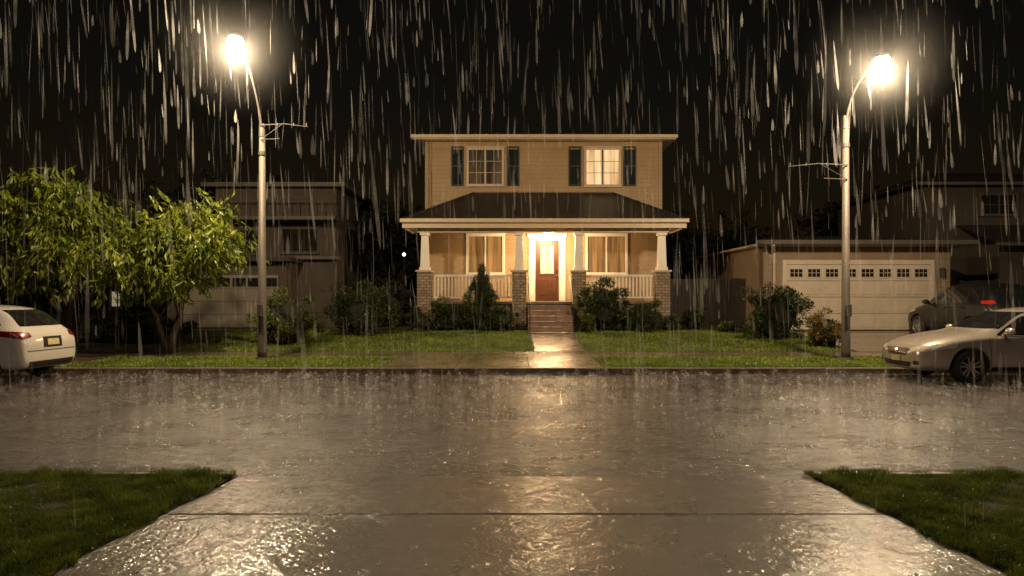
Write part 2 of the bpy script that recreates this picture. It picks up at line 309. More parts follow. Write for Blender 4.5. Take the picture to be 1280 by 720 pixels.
def xl(y): return -2.55-.091*(6.87-y)
def xr(y): return 2.77+.075*(6.87-y)
dr=empty('driveway',(0,4,0))
def slab(name,y0,y1,z0,z1,ncut=1):
    b=MB(); a0,a1,b0,b1=xl(y0),xl(y1),xr(y0),xr(y1)
    b.add([(a0,y0,-.05),(b0,y0,-.05),(b1,y1,-.05),(a1,y1,-.05),(a0,y0,z0),(b0,y0,z0),(b1,y1,z1),(a1,y1,z1)],[(0,3,2,1),(4,5,6,7),(0,1,5,4),(1,2,6,5),(2,3,7,6),(3,0,4,7)])
    b.obj(name,M['concrete'],dr,bevel=.012)
slab('apron_slab',5.62,6.84,.035,.02)
slab('slab',2.2,5.6,.045,.035); slab('slab',-1.2,2.18,.05,.045); slab('slab',-5,-1.22,.05,.05)
nl=empty('lawn',(0,4,0))
for s in (-1,1):
    f=(lambda y:xl(y)) if s<0 else (lambda y:xr(y))
    V=[];F=[]
    ysn=[-6,0,2,4,5.5,6.62,6.78]
    xo=np.linspace(0,1,8)
    for y in ysn:
        for t in xo:
            V.append((f(y)+s*(.03+t**2*40),y,.055 if t>0 and y<6.7 else .02))
    for j in range(len(ysn)-1):
        for i in range(7):
            p=j*8+i; q=(p,p+1,p+9,p+8); F.append(q if s>0 else q[::-1])
    me=bpy.data.meshes.new('turf'); me.from_pydata(V,[],F); me.update(); link(me,'turf_soil',M['soil'],nl)
    n=110000
    Y=rng.uniform(3.2,6.86,n); T=rng.uniform(0,1,n)**1.15*3.6; X=np.array([f(y) for y in Y])+s*(T+.0)
    edge=.05*np.sin(Y*7+s)+.03*np.sin(Y*23)+rng.normal(size=n)*.015; X=X+s*np.clip(edge,-.05,.1)
    tuft=.8+.35*np.sin(X*5.1+1)*np.sin(Y*6.3)+.25*np.sin(X*17)*np.sin(Y*15)
    h=rng.uniform(.03,.085,n)*tuft
    blades('grass_blades',X,Y,np.full(n,.04),h,rng.uniform(.003,.007,n),M['grass'],nl,.7)
    n=25000
    Y=rng.uniform(-3,6.8,n); X=np.array([f(y) for y in Y])+s*rng.uniform(2.8,12,n)
    blades('grass_blades',X,Y,np.full(n,.045),rng.uniform(.04,.08,n),rng.uniform(.006,.012,n),M['grass'],nl,.6)
near_curb=MB(); near_curb.box(-80,xl(6.8)-.02,6.76,6.85,-.05,.06); near_curb.box(xr(6.8)+.02,80,6.76,6.85,-.05,.06); near_curb.obj('curb',M['curb'],bevel=.015)

def farlawn(x0,x1,y0,y1,dens,mat=M['grassf']):
    n=int((x1-x0)*(y1-y0)*dens); X=rng.uniform(x0,x1,n); Y=rng.uniform(y0,y1,n); Z=np.interp(Y,[16.16,18.8,20.4,24.7,26.],[.12,.135,.145,.45,.5])
    pt=.8+.3*np.sin(X*2.3)*np.sin(Y*3.1)+.25*np.sin(X*9)*np.sin(Y*8)
    blades('grass_blades',X,Y,Z,rng.uniform(.03,.075,n)*pt,rng.uniform(.01,.02,n),mat,far_lawn,.7)
farlawn(-10.1,-2.9,16.2,18.78,900); farlawn(2.05,9.6,16.2,18.78,900)
farlawn(-9.6,.58,20.45,25.6,550); farlawn(2.1,9.5,20.45,25.6,550); farlawn(-20,-14.2,16.2,18.78,200)

# ------------------------------------------------------------------ main house
H=empty('two_story_house',(1.24,28.7,.5))
FX0,FX1=-3.38,5.85; WY=28.7
box('ground_floor_walls',M['siding'],H,FX0,FX1,WY,38,.3,4.35)
box('upper_floor_walls',M['siding'],H,FX0,FX1,WY-.0,38,4.352,7.72)
box('corner_board',M['siding'],H,FX0-.02,FX0+.12,WY-.025,WY+.12,4.7,7.72); box('corner_board',M['siding'],H,FX1-.12,FX1+.02,WY-.025,WY+.12,4.7,7.72)
box('frieze_board',M['siding'],H,FX0+.13,FX1-.13,WY-.03,WY-.001,7.42,7.71)
ex0,ex1,ey0,ey1=-3.83,6.3,28.2,38.5
box('eave_soffit',M['trim'],H,ex0,ex1,ey0,ey1,7.73,7.8)
box('gutter',M['trim'],H,ex0-.06,ex1+.06,ey0-.12,ey0-.002,7.76,7.9,bevel=.02)
rz=9.1
b=MB(); b.add([(ex0-.04,ey0-.06,7.9),(ex1+.04,ey0-.06,7.9),(ex1+.04,ey1,7.9),(ex0-.04,ey1,7.9),(-.2,33.3,rz),(2.7,33.3,rz),(ex0,ey0,7.8),(ex1,ey0,7.8),(ex1,ey1,7.8),(ex0,ey1,7.8)],
      [(0,1,5,4),(1,2,5),(2,3,4,5),(3,0,4),(6,7,1,0),(7,8,2,1),(8,9,3,2),(9,6,0,3),(9,8,7,6)]); b.obj('main_roof',M['roof'],H)
px0,px1,py0=-3.9,6.2,26.05
rx0,rx1,rzz=-1.5,3.95,5.72
b=MB(); b.add([(px0,py0,4.42),(px1,py0,4.42),(px1,WY+.3,4.42),(px0,WY+.3,4.42),(rx0,WY-.002,rzz),(rx1,WY-.002,rzz)],[(0,1,5,4),(1,2,5),(3,0,4)]); b.obj('porch_roof',M['roof'],H)
MB().tube([(px0,py0,4.43),(rx0,WY-.01,rzz+.01)],[.04,.04],6).tube([(px1,py0,4.43),(rx1,WY-.01,rzz+.01)],[.04,.04],6).tube([(rx0,WY-.03,rzz),(rx1,WY-.03,rzz)],[.03,.03],6).obj('roof_ridge',M['roof'],H)
box('porch_gutter',M['trim'],H,px0-.08,px1+.08,py0-.13,py0-.003,4.30,4.45,bevel=.025)
box('porch_fascia',M['trim'],H,px0,px1,py0,py0+.06,4.12,4.40); box('porch_fascia_side',M['trim'],H,px0,px0+.06,py0+.062,WY,4.12,4.40); box('porch_fascia_side',M['trim'],H,px1-.06,px1,py0+.062,WY,4.12,4.40)
box('porch_ceiling',M['white'],H,px0+.062,px1-.062,py0+.062,WY-.002,4.16,4.2)
box('porch_beam',M['trim'],H,-3.4,5.66,26.38,26.62,3.98,4.158,bevel=.01)
box('porch_floor',M['curb'],H,-3.4,5.68,26.25,WY-.003,1.4,1.5,bevel=.015)
box('porch_skirt',M['stone'],H,-3.36,5.64,26.34,26.6,.3,1.398); box('porch_side_skirt',M['stone'],H,-3.36,-3.1,26.6,WY,.3,1.398); box('porch_side_skirt',M['stone'],H,5.38,5.64,26.6,WY,.3,1.398)
pr=MB(); pc=MB(); cp=MB()
for cx in (-3.14,.26,2.40,5.40):
    pr.box(cx-.26,cx+.26,26.22,26.74,.3,2.56); cp.box(cx-.31,cx+.31,26.17,26.79,2.562,2.63)
    pc.box(cx-.19,cx+.19,26.29,26.67,2.632,2.74); pc.frus(cx,26.48,2.742,3.88,.155,.12); pc.box(cx-.17,cx+.17,26.31,26.65,3.882,3.976)
pr.obj('stone_piers',M['stone'],H,bevel=.015); cp.obj('pier_caps',M['trim'],H,bevel=.01); pc.obj('porch_columns',M['white'],H,bevel=.01)
rl=MB()
for a,b_ in ((-2.87,-.01),(2.67,5.13)):
    rl.box(a,b_,26.43,26.53,2.40,2.47); rl.box(a,b_,26.44,26.52,1.62,1.68)
    x=a+.06
    while x<b_-.03: rl.box(x,x+.045,26.457,26.503,1.682,2.398); x+=.125
rl.obj('porch_railing',M['white'],H)
stp=MB(); nst=6
for i in range(nst):
    z1=1.5-(i+1)*.175+.0; y0=26.24-(i+1)*.29
    stp.box(.56,2.1,y0,26.24-i*.29-.002,.2,z1)
stp.obj('front_steps',M['brick'],H,bevel=.012)
tr=MB()
for i in range(nst):
    z1=1.5-(i+1)*.175; y0=26.24-(i+1)*.29; tr.box(.54,2.12,y0-.02,y0+.27,z1+.002,z1+.035)
tr.obj('step_treads',M['walk'],H,bevel=.008)
hr=MB()
for xx in (.6,2.06):
    hr.tube([(xx,26.2,2.4),(xx,24.6,1.42)],[.018,.018],8); hr.tube([(xx,24.65,.45),(xx,24.65,1.43)],[.016,.016],8)
hr.obj('step_handrail',M['dark'],H)

def window(par,x0,x1,z0,z1,y,mat,grid=(2,2),fw=.09,trim=M['trim'],sash=M['white'],curt=None):
    f=MB(); f.box(x0,x0+fw,y-.06,y-.001,z0,z1); f.box(x1-fw,x1,y-.06,y-.001,z0,z1); f.box(x0+fw,x1-fw,y-.06,y-.001,z1-fw,z1); f.box(x0-.04,x1+.04,y-.09,y-.001,z0-.05,z0-.001); f.box(x0+fw,x1-fw,y-.06,y-.001,z0,z0+fw*.7)
    f.box(x0-.03,x1+.03,y-.08,y-.001,z1+.001,z1+.05)
    f.obj('window_frame',trim,par,bevel=.008)
    a,b_,c,d=x0+fw,x1-fw,z0+fw*.7,z1-fw
    g=MB(); g.box(a,b_,y-.02,y-.002,c,d); g.obj('window_pane',mat,par)
    s=MB(); nx,nz=grid; mid=(a+b_)/2
    s.box(mid-.03,mid+.03,y-.05,y-.021,c,d)
    for half in (0,1):
        u0=a if half==0 else mid+.03; u1=mid-.03 if half==0 else b_
        for i in range(1,nx): xx=u0+(u1-u0)*i/nx; s.box(xx-.009,xx+.009,y-.036,y-.021,c,d)
        for k in range(1,nz): zz=c+(d-c)*k/nz; s.box(u0+.0,u1,y-.034,y-.022,zz-.009,zz+.009)
    s.obj('window_sash',sash,par)
M['c_lit']=curtainmat('lit_blind',(.95,.72,.42),(.50,.31,.14),.62,7)
M['c_dim']=curtainmat('dim_curtain',(.12,.085,.055),(.02,.015,.012),.12,3)
M['c_low']=curtainmat('porch_curtain',(.34,.22,.10),(.12,.075,.035),.12,8)
window(H,-1.78,-.31,6.02,7.50,WY,M['c_dim'],(2,3),sash=M['trim'])
window(H,2.82,4.26,6.0,7.50,WY,M['c_lit'],(2,3),sash=M['dark'])
window(H,-1.80,-.28,2.55,4.13,WY,M['c_low'],(1,1),.1,trim=M['white'])
window(H,2.86,4.52,2.55,4.13,WY,M['c_low'],(1,1),.1,trim=M['white'])
def shutter(x0,x1,z0,z1):
    s=MB(); s.box(x0,x0+.05,WY-.05,WY-.001,z0,z1); s.box(x1-.05,x1,WY-.05,WY-.001,z0,z1)
    for zz in (z0,(z0+z1)/2-.03,z1-.06): s.box(x0+.05,x1-.05,WY-.048,WY-.001,zz,zz+.06)
    z=z0+.07
    while z<z1-.08:
        s.add([(x0+.05,WY-.04,z),(x1-.05,WY-.04,z),(x1-.05,WY-.012,z+.045),(x0+.05,WY-.012,z+.045)],[(0,1,2,3)]); z+=.05
    s.box(x0+.05,x1-.05,WY-.008,WY-.001,z0+.06,z1-.06)
    s.obj('shutter',M['shutter'],H)
for a,b_ in ((-2.37,-1.89),(-.2,.28),(2.22,2.70),(4.35,4.85)): shutter(a,b_,6.0,7.55)
dx0,dx1,dz0,dz1=.91,1.83,1.52,3.86
f=MB(); f.box(dx0-.26,dx0-.002,WY-.07,WY-.001,1.502,4.0); f.box(dx1+.002,dx1+.26,WY-.07,WY-.001,1.502,4.0); f.box(dx0-.32,dx1+.32,WY-.09,WY-.001,4.001,4.14); f.box(dx0-.001,dx1+.001,WY-.07,WY-.001,dz1+.002,3.999)
f.obj('door_surround',M['white'],H,bevel=.01)
f=MB(); f.box(dx0,dx1,WY-.03,WY-.001,dz0,dz1); 
for (a,b_,c,d) in ((dx0+.12,dx0+.42,dz0+.2,dz0+.85),(dx1-.42,dx1-.12,dz0+.2,dz0+.85)): f.box(a,b_,WY-.042,WY-.031,c,d)
f.box(dx0+.14,dx1-.14,WY-.05,WY-.031,dz0+1.0,dz0+1.06); f.box(dx0+.14,dx1-.14,WY-.05,WY-.031,dz1-.2,dz1-.14); f.box(dx0+.14,dx0+.2,WY-.05,WY-.031,dz0+1.061,dz1-.201); f.box(dx1-.2,dx1-.14,WY-.05,WY-.031,dz0+1.061,dz1-.201)
f.obj('front_door',M['door'],H,bevel=.006)
M['c_door']=curtainmat('door_glass',(.8,.66,.45),(.4,.31,.2),.22,9)
box('door_glass',M['c_door'],H,dx0+.201,dx1-.201,WY-.04,WY-.031,dz0+1.061,dz1-.201)
MB().ell((dx1-.09,WY-.09,dz0+.98),(.03,.03,.03),10,6).box(dx1-.11,dx1-.07,WY-.045,WY-.031,dz0+.86,dz0+1.2).obj('door_handle',M['chrome'],H)
M['bulb']=emat('porch_bulb',(1,.76,.44),240)
pl=MB(); pl.tube([(1.36,27.3,4.158),(1.36,27.3,4.12)],[.13,.13],16); pl.obj('porch_lamp_mount',M['metal'],H)
MB().ell((1.36,27.3,4.0),(.16,.16,.12),16,10).obj('porch_lamp_globe',M['bulb'],H,smooth=True)
def plight(name,loc,w,col,rad=.12,parent=None):
    l=bpy.data.lights.new(name,'POINT'); l.energy=w; l.color=col; l.shadow_soft_size=rad; o=bpy.data.objects.new(name,l); COL.objects.link(o); o.location=loc
    if parent is not None: o.parent=parent; o.matrix_parent_inverse=Matrix.Translation(parent.location).inverted()
    return o
plight('porch_lamp_light',(1.36,27.25,3.73),230,(1,.64,.31),.13,H)
MB().tube([(FX0+.2,WY-.08,7.7),(FX0+.2,WY-.08,5.0)],[.04,.04],8).obj('downspout',M['siding'],H)

# ------------------------------------------------------------------ right neighbour garage house
G=empty('neighbor_garage',(12,25.7,.5)); gy=25.7
gx0,gx1=8.8,15.35
box('walls',M['siding2'],G,gx0,gx1,gy,34,.3,3.42)
box('soffit',M['trim'],G,gx0-.4,gx1+.55,gy-.55,34.4,3.43,3.5); box('gutter',M['ntrim'],G,gx0-.45,gx1+.6,gy-.66,gy-.552,3.46,3.62,bevel=.02)
b=MB(); b.add([(gx0-.42,gy-.6,3.6),(gx1+.57,gy-.6,3.6),(gx1+.57,34.4,3.6),(gx0-.42,34.4,3.6),(11,30,4.15),(13.2,30,4.15),(gx0-.4,gy-.55,3.5),(gx1+.55,gy-.55,3.5)],[(0,1,5,4),(1,2,5),(2,3,4,5),(3,0,4),(6,7,1,0)]); b.obj('roof',M['roof'],G)
gd=MB(); d0,d1=9.62,14.6; zt=2.80; zb=.52
rows=[zb,1.09,1.66,2.23,zt]
for r_ in range(4):
    gd.box(d0,d1,gy-.05,gy-.001,rows[r_]+.006,rows[r_+1]-.006)
    if r_<3:
        for k in range(8):
            a=d0+.08+k*(d1-d0)/8; gd.box(a,a+(d1-d0)/8-.16,gy-.066,gy-.051,rows[r_]+.09,rows[r_+1]-.09)
gd.obj('garage_door',M['gdoor'],G,bevel=.01)
gl=MB(); gf=MB()
for k in range(8):
    a=d0+.09+k*(d1-d0)/8; b_=a+(d1-d0)/8-.18
    gf.box(a-.03,b_+.03,gy-.07,gy-.051,2.33,2.68)
    for j in range(3):
        w_=(b_-a)/3; gl.box(a+j*w_+.012,a+(j+1)*w_-.012,gy-.08,gy-.071,2.37,2.50); gl.box(a+j*w_+.012,a+(j+1)*w_-.012,gy-.08,gy-.071,2.52,2.64)
gf.obj('garage_window_frames',M['gdoor'],G); gl.obj('garage_window_panes',M['glassd'],G)
t=MB(); t.box(d0-.16,d0-.002,gy-.08,gy-.001,.5,2.96); t.box(d1+.002,d1+.16,gy-.08,gy-.001,.5,2.96); t.box(d0-.001,d1+.001,gy-.08,gy-.001,2.802,2.96); t.obj('garage_door_trim',M['gdoor'],G,bevel=.008)
MB().tube([(gx0+.15,gy-.62,3.45),(gx0+.35,gy-.1,3.2),(gx0+.35,gy-.06,.6)],[.045]*3,8).obj('downspout',M['trim'],G)
MB().box(14.98,15.1,gy-.16,gy-.03,2.35,2.62).frus(15.04,gy-.09,2.621,2.70,.09,.02).obj('coach_lamp',M['dark'],G)
R=empty('neighbor_house',(20.5,29,.5))
box('walls',M['stucco'],R,16.9,26,30,38,.3,6.2)
box('lower_wing',M['stucco'],R,18.6,26,28,29.998,.3,3.7)
b=MB(); b.add([(16.3,29.5,6.3),(26.6,29.5,6.3),(26.6,38.5,6.3),(16.3,38.5,6.3),(19.5,34,7.4),(23,34,7.4),(16.3,29.5,6.18),(26.6,29.5,6.18),(16.3,38.5,6.18)],[(0,1,5,4),(1,2,5),(2,3,4,5),(3,0,4),(6,7,1,0),(8,6,0,3)]); b.obj('roof',M['roof'],R)
b=MB(); b.add([(18.1,27.4,3.7),(26.5,27.4,3.7),(26.5,29.99,4.6),(18.1,29.99,4.6),(18.1,27.4,3.58),(26.5,27.4,3.58)],[(0,1,2,3),(4,5,1,0)]); b.obj('wing_roof',M['roof'],R)
box('gutter',M['ntrim'],R,18.05,26.5,27.28,27.398,3.58,3.7); box('gutter',M['ntrim'],R,16.3,26.6,29.38,29.498,6.16,6.28)
window(R,19.1,20.7,5.0,5.9,30,M['glassd'],(2,2),trim=M['ntrim'],sash=M['ntrim']); window(R,20.0,21.2,2.3,3.2,28,M['glassd'],(2,2),trim=M['ntrim'],sash=M['ntrim'])
rr=MB(); rr.box(18.7,24,27.6,27.68,1.95,2.02); rr.box(18.7,24,27.6,27.68,1.2,1.26)
x=18.75
while x<24: rr.box(x,x+.05,27.615,27.665,1.262,1.948); x+=.14
rr.obj('railing',M['gdoor'],R)

# ------------------------------------------------------------------ left neighbour
N=empty('neighbor_house',(-9.5,27,.5))
box('upper_walls',M['stucco'],N,-11.4,-6.75,28.2,36,.3,5.85)
box('garage_walls',M['stucco'],N,-12.6,-8.25,26.8,28.198,.3,2.95)
box('flat_roof',M['ntrim'],N,-11.8,-6.35,27.8,36.4,5.86,6.02); box('balcony_slab',M['ntrim'],N,-11.41,-6.6,27.3,28.198,4.55,4.68)
box('garage_roof',M['roof'],N,-12.9,-8.0,26.4,28.198,2.96,3.1); box('band',M['ntrim'],N,-8.24,-6.6,27.9,28.198,3.1,3.22)
br=MB(); br.box(-11.3,-6.65,27.32,27.36,5.35,5.4)
x=-11.3
while x<-6.65: br.box(x,x+.03,27.325,27.355,4.682,5.348); x+=.3
br.obj('balcony_railing',M['stucco'],N)
window(N,-10.9,-9.6,3.3,4.3,28.2,M['glassd'],(1,1),trim=M['stucco'],sash=M['stucco']); window(N,-8.9,-7.4,3.35,4.35,28.2,M['glassd'],(2,1),trim=M['stucco'],sash=M['stucco'])
gd=MB()
for r_ in range(4): gd.box(-12.0,-8.55,26.75,26.798,.55+r_*.48,1.02+r_*.48)
gd.obj('garage_door',M['gdoor_dim'],N,bevel=.01)
gl=MB()
for k in range(6): gl.box(-11.9+k*.57,-11.42+k*.57,26.73,26.749,2.05,2.36)
gl.obj('garage_windows',M['glassd'],N)

def fence(x0,x1,y,z0,z1):
    e=empty('wooden_fence',((x0+x1)/2,y,z0)); b=MB(); x=x0
    while x<x1:
        w=.135; h=z1+random.uniform(-.02,.02); b.box(x,x+w,y-.01,y+.01,z0,h); x+=w+.008
    b.box(x0,x1,y+.011,y+.06,z0+.4,z0+.5); b.box(x0,x1,y+.011,y+.06,z1-.4,z1-.3); b.obj('boards',M['wood'],e)
fence(5.95,8.7,27.6,.4,2.35); fence(15.4,18.5,28,.4,2.3)

# ------------------------------------------------------------------ street lamps
M['sodium']=emat('street_bulb',(1,.88,.64),70)
def mistmat():  # density falls off outward to shape the lamp halo
    m=bpy.data.materials.new('halo_mist'); m.use_nodes=True; nt=m.node_tree; nt.nodes.clear(); L=nt.links.new
    o=nn(nt,'ShaderNodeOutputMaterial'); v=nn(nt,'ShaderNodeVolumeScatter'); v.inputs['Anisotropy'].default_value=.3
    tc=nn(nt,'ShaderNodeTexCoord'); g=nn(nt,'ShaderNodeTexGradient',gradient_type='SPHERICAL'); mp=nn(nt,'ShaderNodeMapping'); mp.inputs['Scale'].default_value=(1/1.9,)*3
    L(tc.outputs['Object'],mp.inputs[0]); L(mp.outputs[0],g.inputs[0]); sq=nn(nt,'ShaderNodeMath',operation='POWER'); sq.inputs[1].default_value=2.2; L(g.outputs['Fac'],sq.inputs[0])
    mu=nn(nt,'ShaderNodeMath',operation='MULTIPLY'); mu.inputs[1].default_value=.035; L(sq.outputs[0],mu.inputs[0])
    L(mu.outputs[0],v.inputs['Density']); L(v.outputs[0],o.inputs['Volume']); return m
MIST=mistmat()
def lamp(px,py,ztop,hx,hy,hz,armz,armx,watts):
    e=empty('street_lamp',(px,py,.12))
    b=MB(); b.tube([(px,py,.1),(px,py,.35),(px,py,ztop)],[.125,.105,.07],16); b.obj('pole',M['pole'],e,smooth=True)
    MB().tube([(px,py,.11),(px,py,.2)],[.2,.17],16).obj('base_collar',M['metal'],e)
    pts=[]
    P0=(py,ztop-.3); P1=(py-.12,ztop+.7); P2=(hy+.30,hz+.04)
    for i in range(13):
        t=i/12; y=(1-t)**2*P0[0]+2*t*(1-t)*P1[0]+t*t*P2[0]; z=(1-t)**2*P0[1]+2*t*(1-t)*P1[1]+t*t*P2[1]; pts.append((px+(hx-px)*t,y,z))
    MB().tube([(px,py-.0,ztop-.7)]+pts,[.034]*5+[.024]*9,10).obj('curved_arm',M['metal'],e,smooth=True)
    MB().tube([(px,py,ztop-.75),(px,py,ztop-.66)],[.095,.095],12).tube([(px,py,ztop-.3),(px,py,ztop+.02)],[.085,.075],12).obj('arm_clamps',M['metal'],e)
    h=MB(); h.ell((hx,hy+.02,hz+.09),(.14,.32,.07),18,10); h.obj('lamp_head',M['metal'],e,smooth=True)
    MB().ell((hx,hy-.05,hz-.02),(.17,.20,.15),20,12).obj('lamp_glass',M['sodium'],e,smooth=True)
    ar=MB()
    ar.tube([(px,py-.1,armz),(px+armx*.5,py-.1,armz+.03*1),(px+armx,py-.1,armz-.04)],[.014,.011,.008],6)
    ar.tube([(px,py-.1,armz-.35),(px+armx*.4,py-.1,armz-.33)],[.009,.009],6); ar.tube([(px,py-.09,armz-.35),(px+armx*.45,py-.1,armz+.02)],[.006,.006],5)
    for t in (.35,.7,.97): ar.tube([(px+armx*t,py-.1,armz-.02),(px+armx*t,py-.1,armz+.05)],[.016,.012],8)
    ar.obj('cross_arm',M['metal'],e)
    bx=MB(); bx.box(px-.06,px+.06,py-.2,py-.11,1.2,1.5); bx.obj('service_box',M['metal'],e,bevel=.01)
    mo=MB().ell((0,0,0),(1.9,1.9,1.9),24,16).obj('halo_mist',MIST,None); mo.location=(hx,hy,hz); mo.parent=e; mo.matrix_parent_inverse=Matrix.Translation(e.location).inverted()  # scattering sphere added round the lamp head to make its halo
    plight('lamp_light',(hx,hy-.05,hz-.33),watts,(1,.745,.45),.16,e)
lamp(-6.13,18,5.9,-6.2,16.5,7.42,5.87,1.15,2400)
lamp(8.19,18,6.1,8.22,16.35,6.92,4.9,-1.45,2400)

dl=empty('wall_lamp',(-4.4,31,3.5)); 
M['cool']=emat('cool_bulb',(.75,.85,1),5)
MB().ell((-4.55,30.9,3.45),(.07,.07,.07),10,8).obj('bulb',M['cool'],dl,smooth=True); MB().tube([(-4.55,31,.5),(-4.55,31,3.6)],[.05,.04],8).tube([(-4.55,31,3.6),(-4.55,30.9,3.56)],[.04,.04],8).obj('post',M['dark'],dl)
gl=empty('garden_lantern',(-10.8,20,.14))
b=MB(); b.tube([(-10.8,20,.1),(-10.8,20,1.35)],[.035,.03],8); b.box(-10.92,-10.68,19.88,20.12,1.35,1.38); b.frus(-10.8,20,1.86,1.98,.15,.02)
for sx in(-1,1):
    for sy in(-1,1): b.box(-10.8+sx*.1-.012,-10.8+sx*.1+.012,20+sy*.1-.012,20+sy*.1+.012,1.38,1.86)
b.obj('post_and_frame',M['ntrim'],gl)
M['lant']=emat('lantern_glow',(1,.85,.6),.2); box('lantern_glass',M['lant'],gl,-10.87,-10.73,19.93,20.07,1.42,1.82)

# ------------------------------------------------------------------ vegetation
def tree(name,base,height,spread,nleaf,leafsize,mat,seed,trunk=.16,droop=True,levels=3,lowz=.3,upb=0,stems=((.05,0),(-.3,.1)),cut=0):
    rs=random.Random(seed); e=empty(name,base); b=MB(); tips=[]
    def grow(p,d,ln,r,lv):
        pts=[p];rad=[r]; q=Vector(p); dd=Vector(d)
        for i in range(5):
            dd=(dd+Vector((rs.uniform(-.18,.18),rs.uniform(-.18,.18),rs.uniform(-.05,.12)-(.10 if lv>=3 and droop else 0)))).normalized(); q=q+dd*ln/5; pts.append(tuple(q)); rad.append(r*(1-.13*(i+1)))
            if lv>=2: tips.append((q.copy(),dd.copy()))
        b.tube(pts,rad,8 if lv<2 else 5)
        if lv<levels:
            for k in range(rs.choice((3,4,4)) if lv<2 else 4):
                t=rs.uniform(.45,1); i=min(5,max(1,int(t*5))); a=rs.uniform(0,6.283); up=rs.uniform(.15,.75)+upb
                nd=(dd*.45+Vector((math.cos(a)*spread,math.sin(a)*spread,up))).normalized(); grow(pts[i],nd,ln*rs.uniform(.6,.82),rad[i]*.62,lv+1)
    for k,(sx,sy) in enumerate(stems): grow(base,(sx,sy,1),height*(.38-.02*k),trunk*(1-.2*k),0)
    b.obj('trunk_and_limbs',M['bark'],e,smooth=True)
    T=np.array([t[0] for t in tips]); T=T[T[:,2]>base[2]+cut]
    if cut: T=T[rng.permutation(len(T))[:int(len(T)*.34)]]
    ns=max(1,nleaf//14); ks=rng.integers(0,len(T),ns); So=T[ks]+rng.normal(size=(ns,3))*np.array([.2,.2,.14]); Sd=unit(rng.normal(size=(ns,3))*np.array([1,1,.3])+np.array([0,0,-.35 if droop else .2]))
    s=rng.integers(0,ns,nleaf); tt=rng.uniform(0,1,nleaf)[:,None]
    C=So[s]+Sd[s]*tt*.65+np.array([0,0,-1.])*tt**2*(.45 if droop else .0)+rng.normal(size=(nleaf,3))*.035
    D=unit(Sd[s]*.5+rng.normal(size=(nleaf,3))*.45+np.array([0,0,-.8 if droop else .1]))
    C[:,2]=np.maximum(C[:,2],base[2]+lowz)
    V,F=leaves(C,D,rng.uniform(.6,1.3,nleaf)*leafsize,rng.uniform(.6,1.1,nleaf)*leafsize*.36)
    npmesh('foliage',V,F,mat,e); return e
tree('tree',(-9.2,19.7,.12),6.8,.9,8500,.25,M['leafA'],5,.12,lowz=1.5,upb=.3,stems=((.12,0),(-.35,.1)),cut=1.9)
tree('tree',(-12.4,20.6,.12),7.9,.95,11500,.26,M['leafA'],14,.14,lowz=1.3,upb=.3,stems=((.05,0),(-.4,.1),(.45,-.1)),cut=1.6)
tree('tree',(-16.5,25.5,.3),8.0,1.0,14000,.22,M['leafD'],9,.2)
tree('tree',(-13.0,31.5,.3),9.0,1.0,9000,.25,M['leafD'],21,.2,droop=False)
tree('tree',(-5.2,33.5,.3),9.0,1.0,9000,.25,M['leafD'],23,.2,droop=False)
tree('tree',(9.5,37,.3),9.0,1.0,9000,.25,M['leafD'],31,.2,droop=False)
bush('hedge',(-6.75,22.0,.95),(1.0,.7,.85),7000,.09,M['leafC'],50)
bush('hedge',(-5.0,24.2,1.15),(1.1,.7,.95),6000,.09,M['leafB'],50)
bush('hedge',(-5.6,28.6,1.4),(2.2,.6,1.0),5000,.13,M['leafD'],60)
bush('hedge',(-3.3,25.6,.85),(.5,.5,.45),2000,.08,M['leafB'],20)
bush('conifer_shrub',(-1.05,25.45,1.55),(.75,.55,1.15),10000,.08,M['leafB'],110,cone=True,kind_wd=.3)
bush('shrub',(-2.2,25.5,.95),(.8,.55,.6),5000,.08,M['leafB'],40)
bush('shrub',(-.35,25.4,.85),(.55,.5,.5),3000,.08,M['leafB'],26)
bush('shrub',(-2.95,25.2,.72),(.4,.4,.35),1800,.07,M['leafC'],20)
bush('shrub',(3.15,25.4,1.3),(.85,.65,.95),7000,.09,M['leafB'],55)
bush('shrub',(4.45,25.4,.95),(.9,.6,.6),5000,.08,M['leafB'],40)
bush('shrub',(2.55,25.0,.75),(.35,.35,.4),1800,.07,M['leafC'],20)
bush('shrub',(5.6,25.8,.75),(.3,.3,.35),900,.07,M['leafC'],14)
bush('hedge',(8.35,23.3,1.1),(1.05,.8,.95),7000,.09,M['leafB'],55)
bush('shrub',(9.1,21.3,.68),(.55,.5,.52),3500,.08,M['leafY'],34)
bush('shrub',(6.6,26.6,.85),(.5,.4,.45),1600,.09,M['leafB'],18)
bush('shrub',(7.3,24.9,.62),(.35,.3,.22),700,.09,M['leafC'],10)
bush('shrub',(-11.2,22.5,.75),(1.6,.7,.65),4000,.1,M['leafD'],30)
n=26000; C=np.stack([rng.uniform(-45,50,n),rng.uniform(46,58,n),rng.uniform(0,1,n)],1)
top=5.5+1.6*np.sin(C[:,0]*.31)+1.2*np.sin(C[:,0]*.83+1)+.8*np.sin(C[:,0]*2.1); C[:,2]=.5+C[:,2]*top
V,F=leaves(C,unit(rng.normal(size=(n,3))),rng.uniform(.4,.9,n),rng.uniform(.3,.6,n)); npmesh('distant_trees',V,F,M['leafD'])

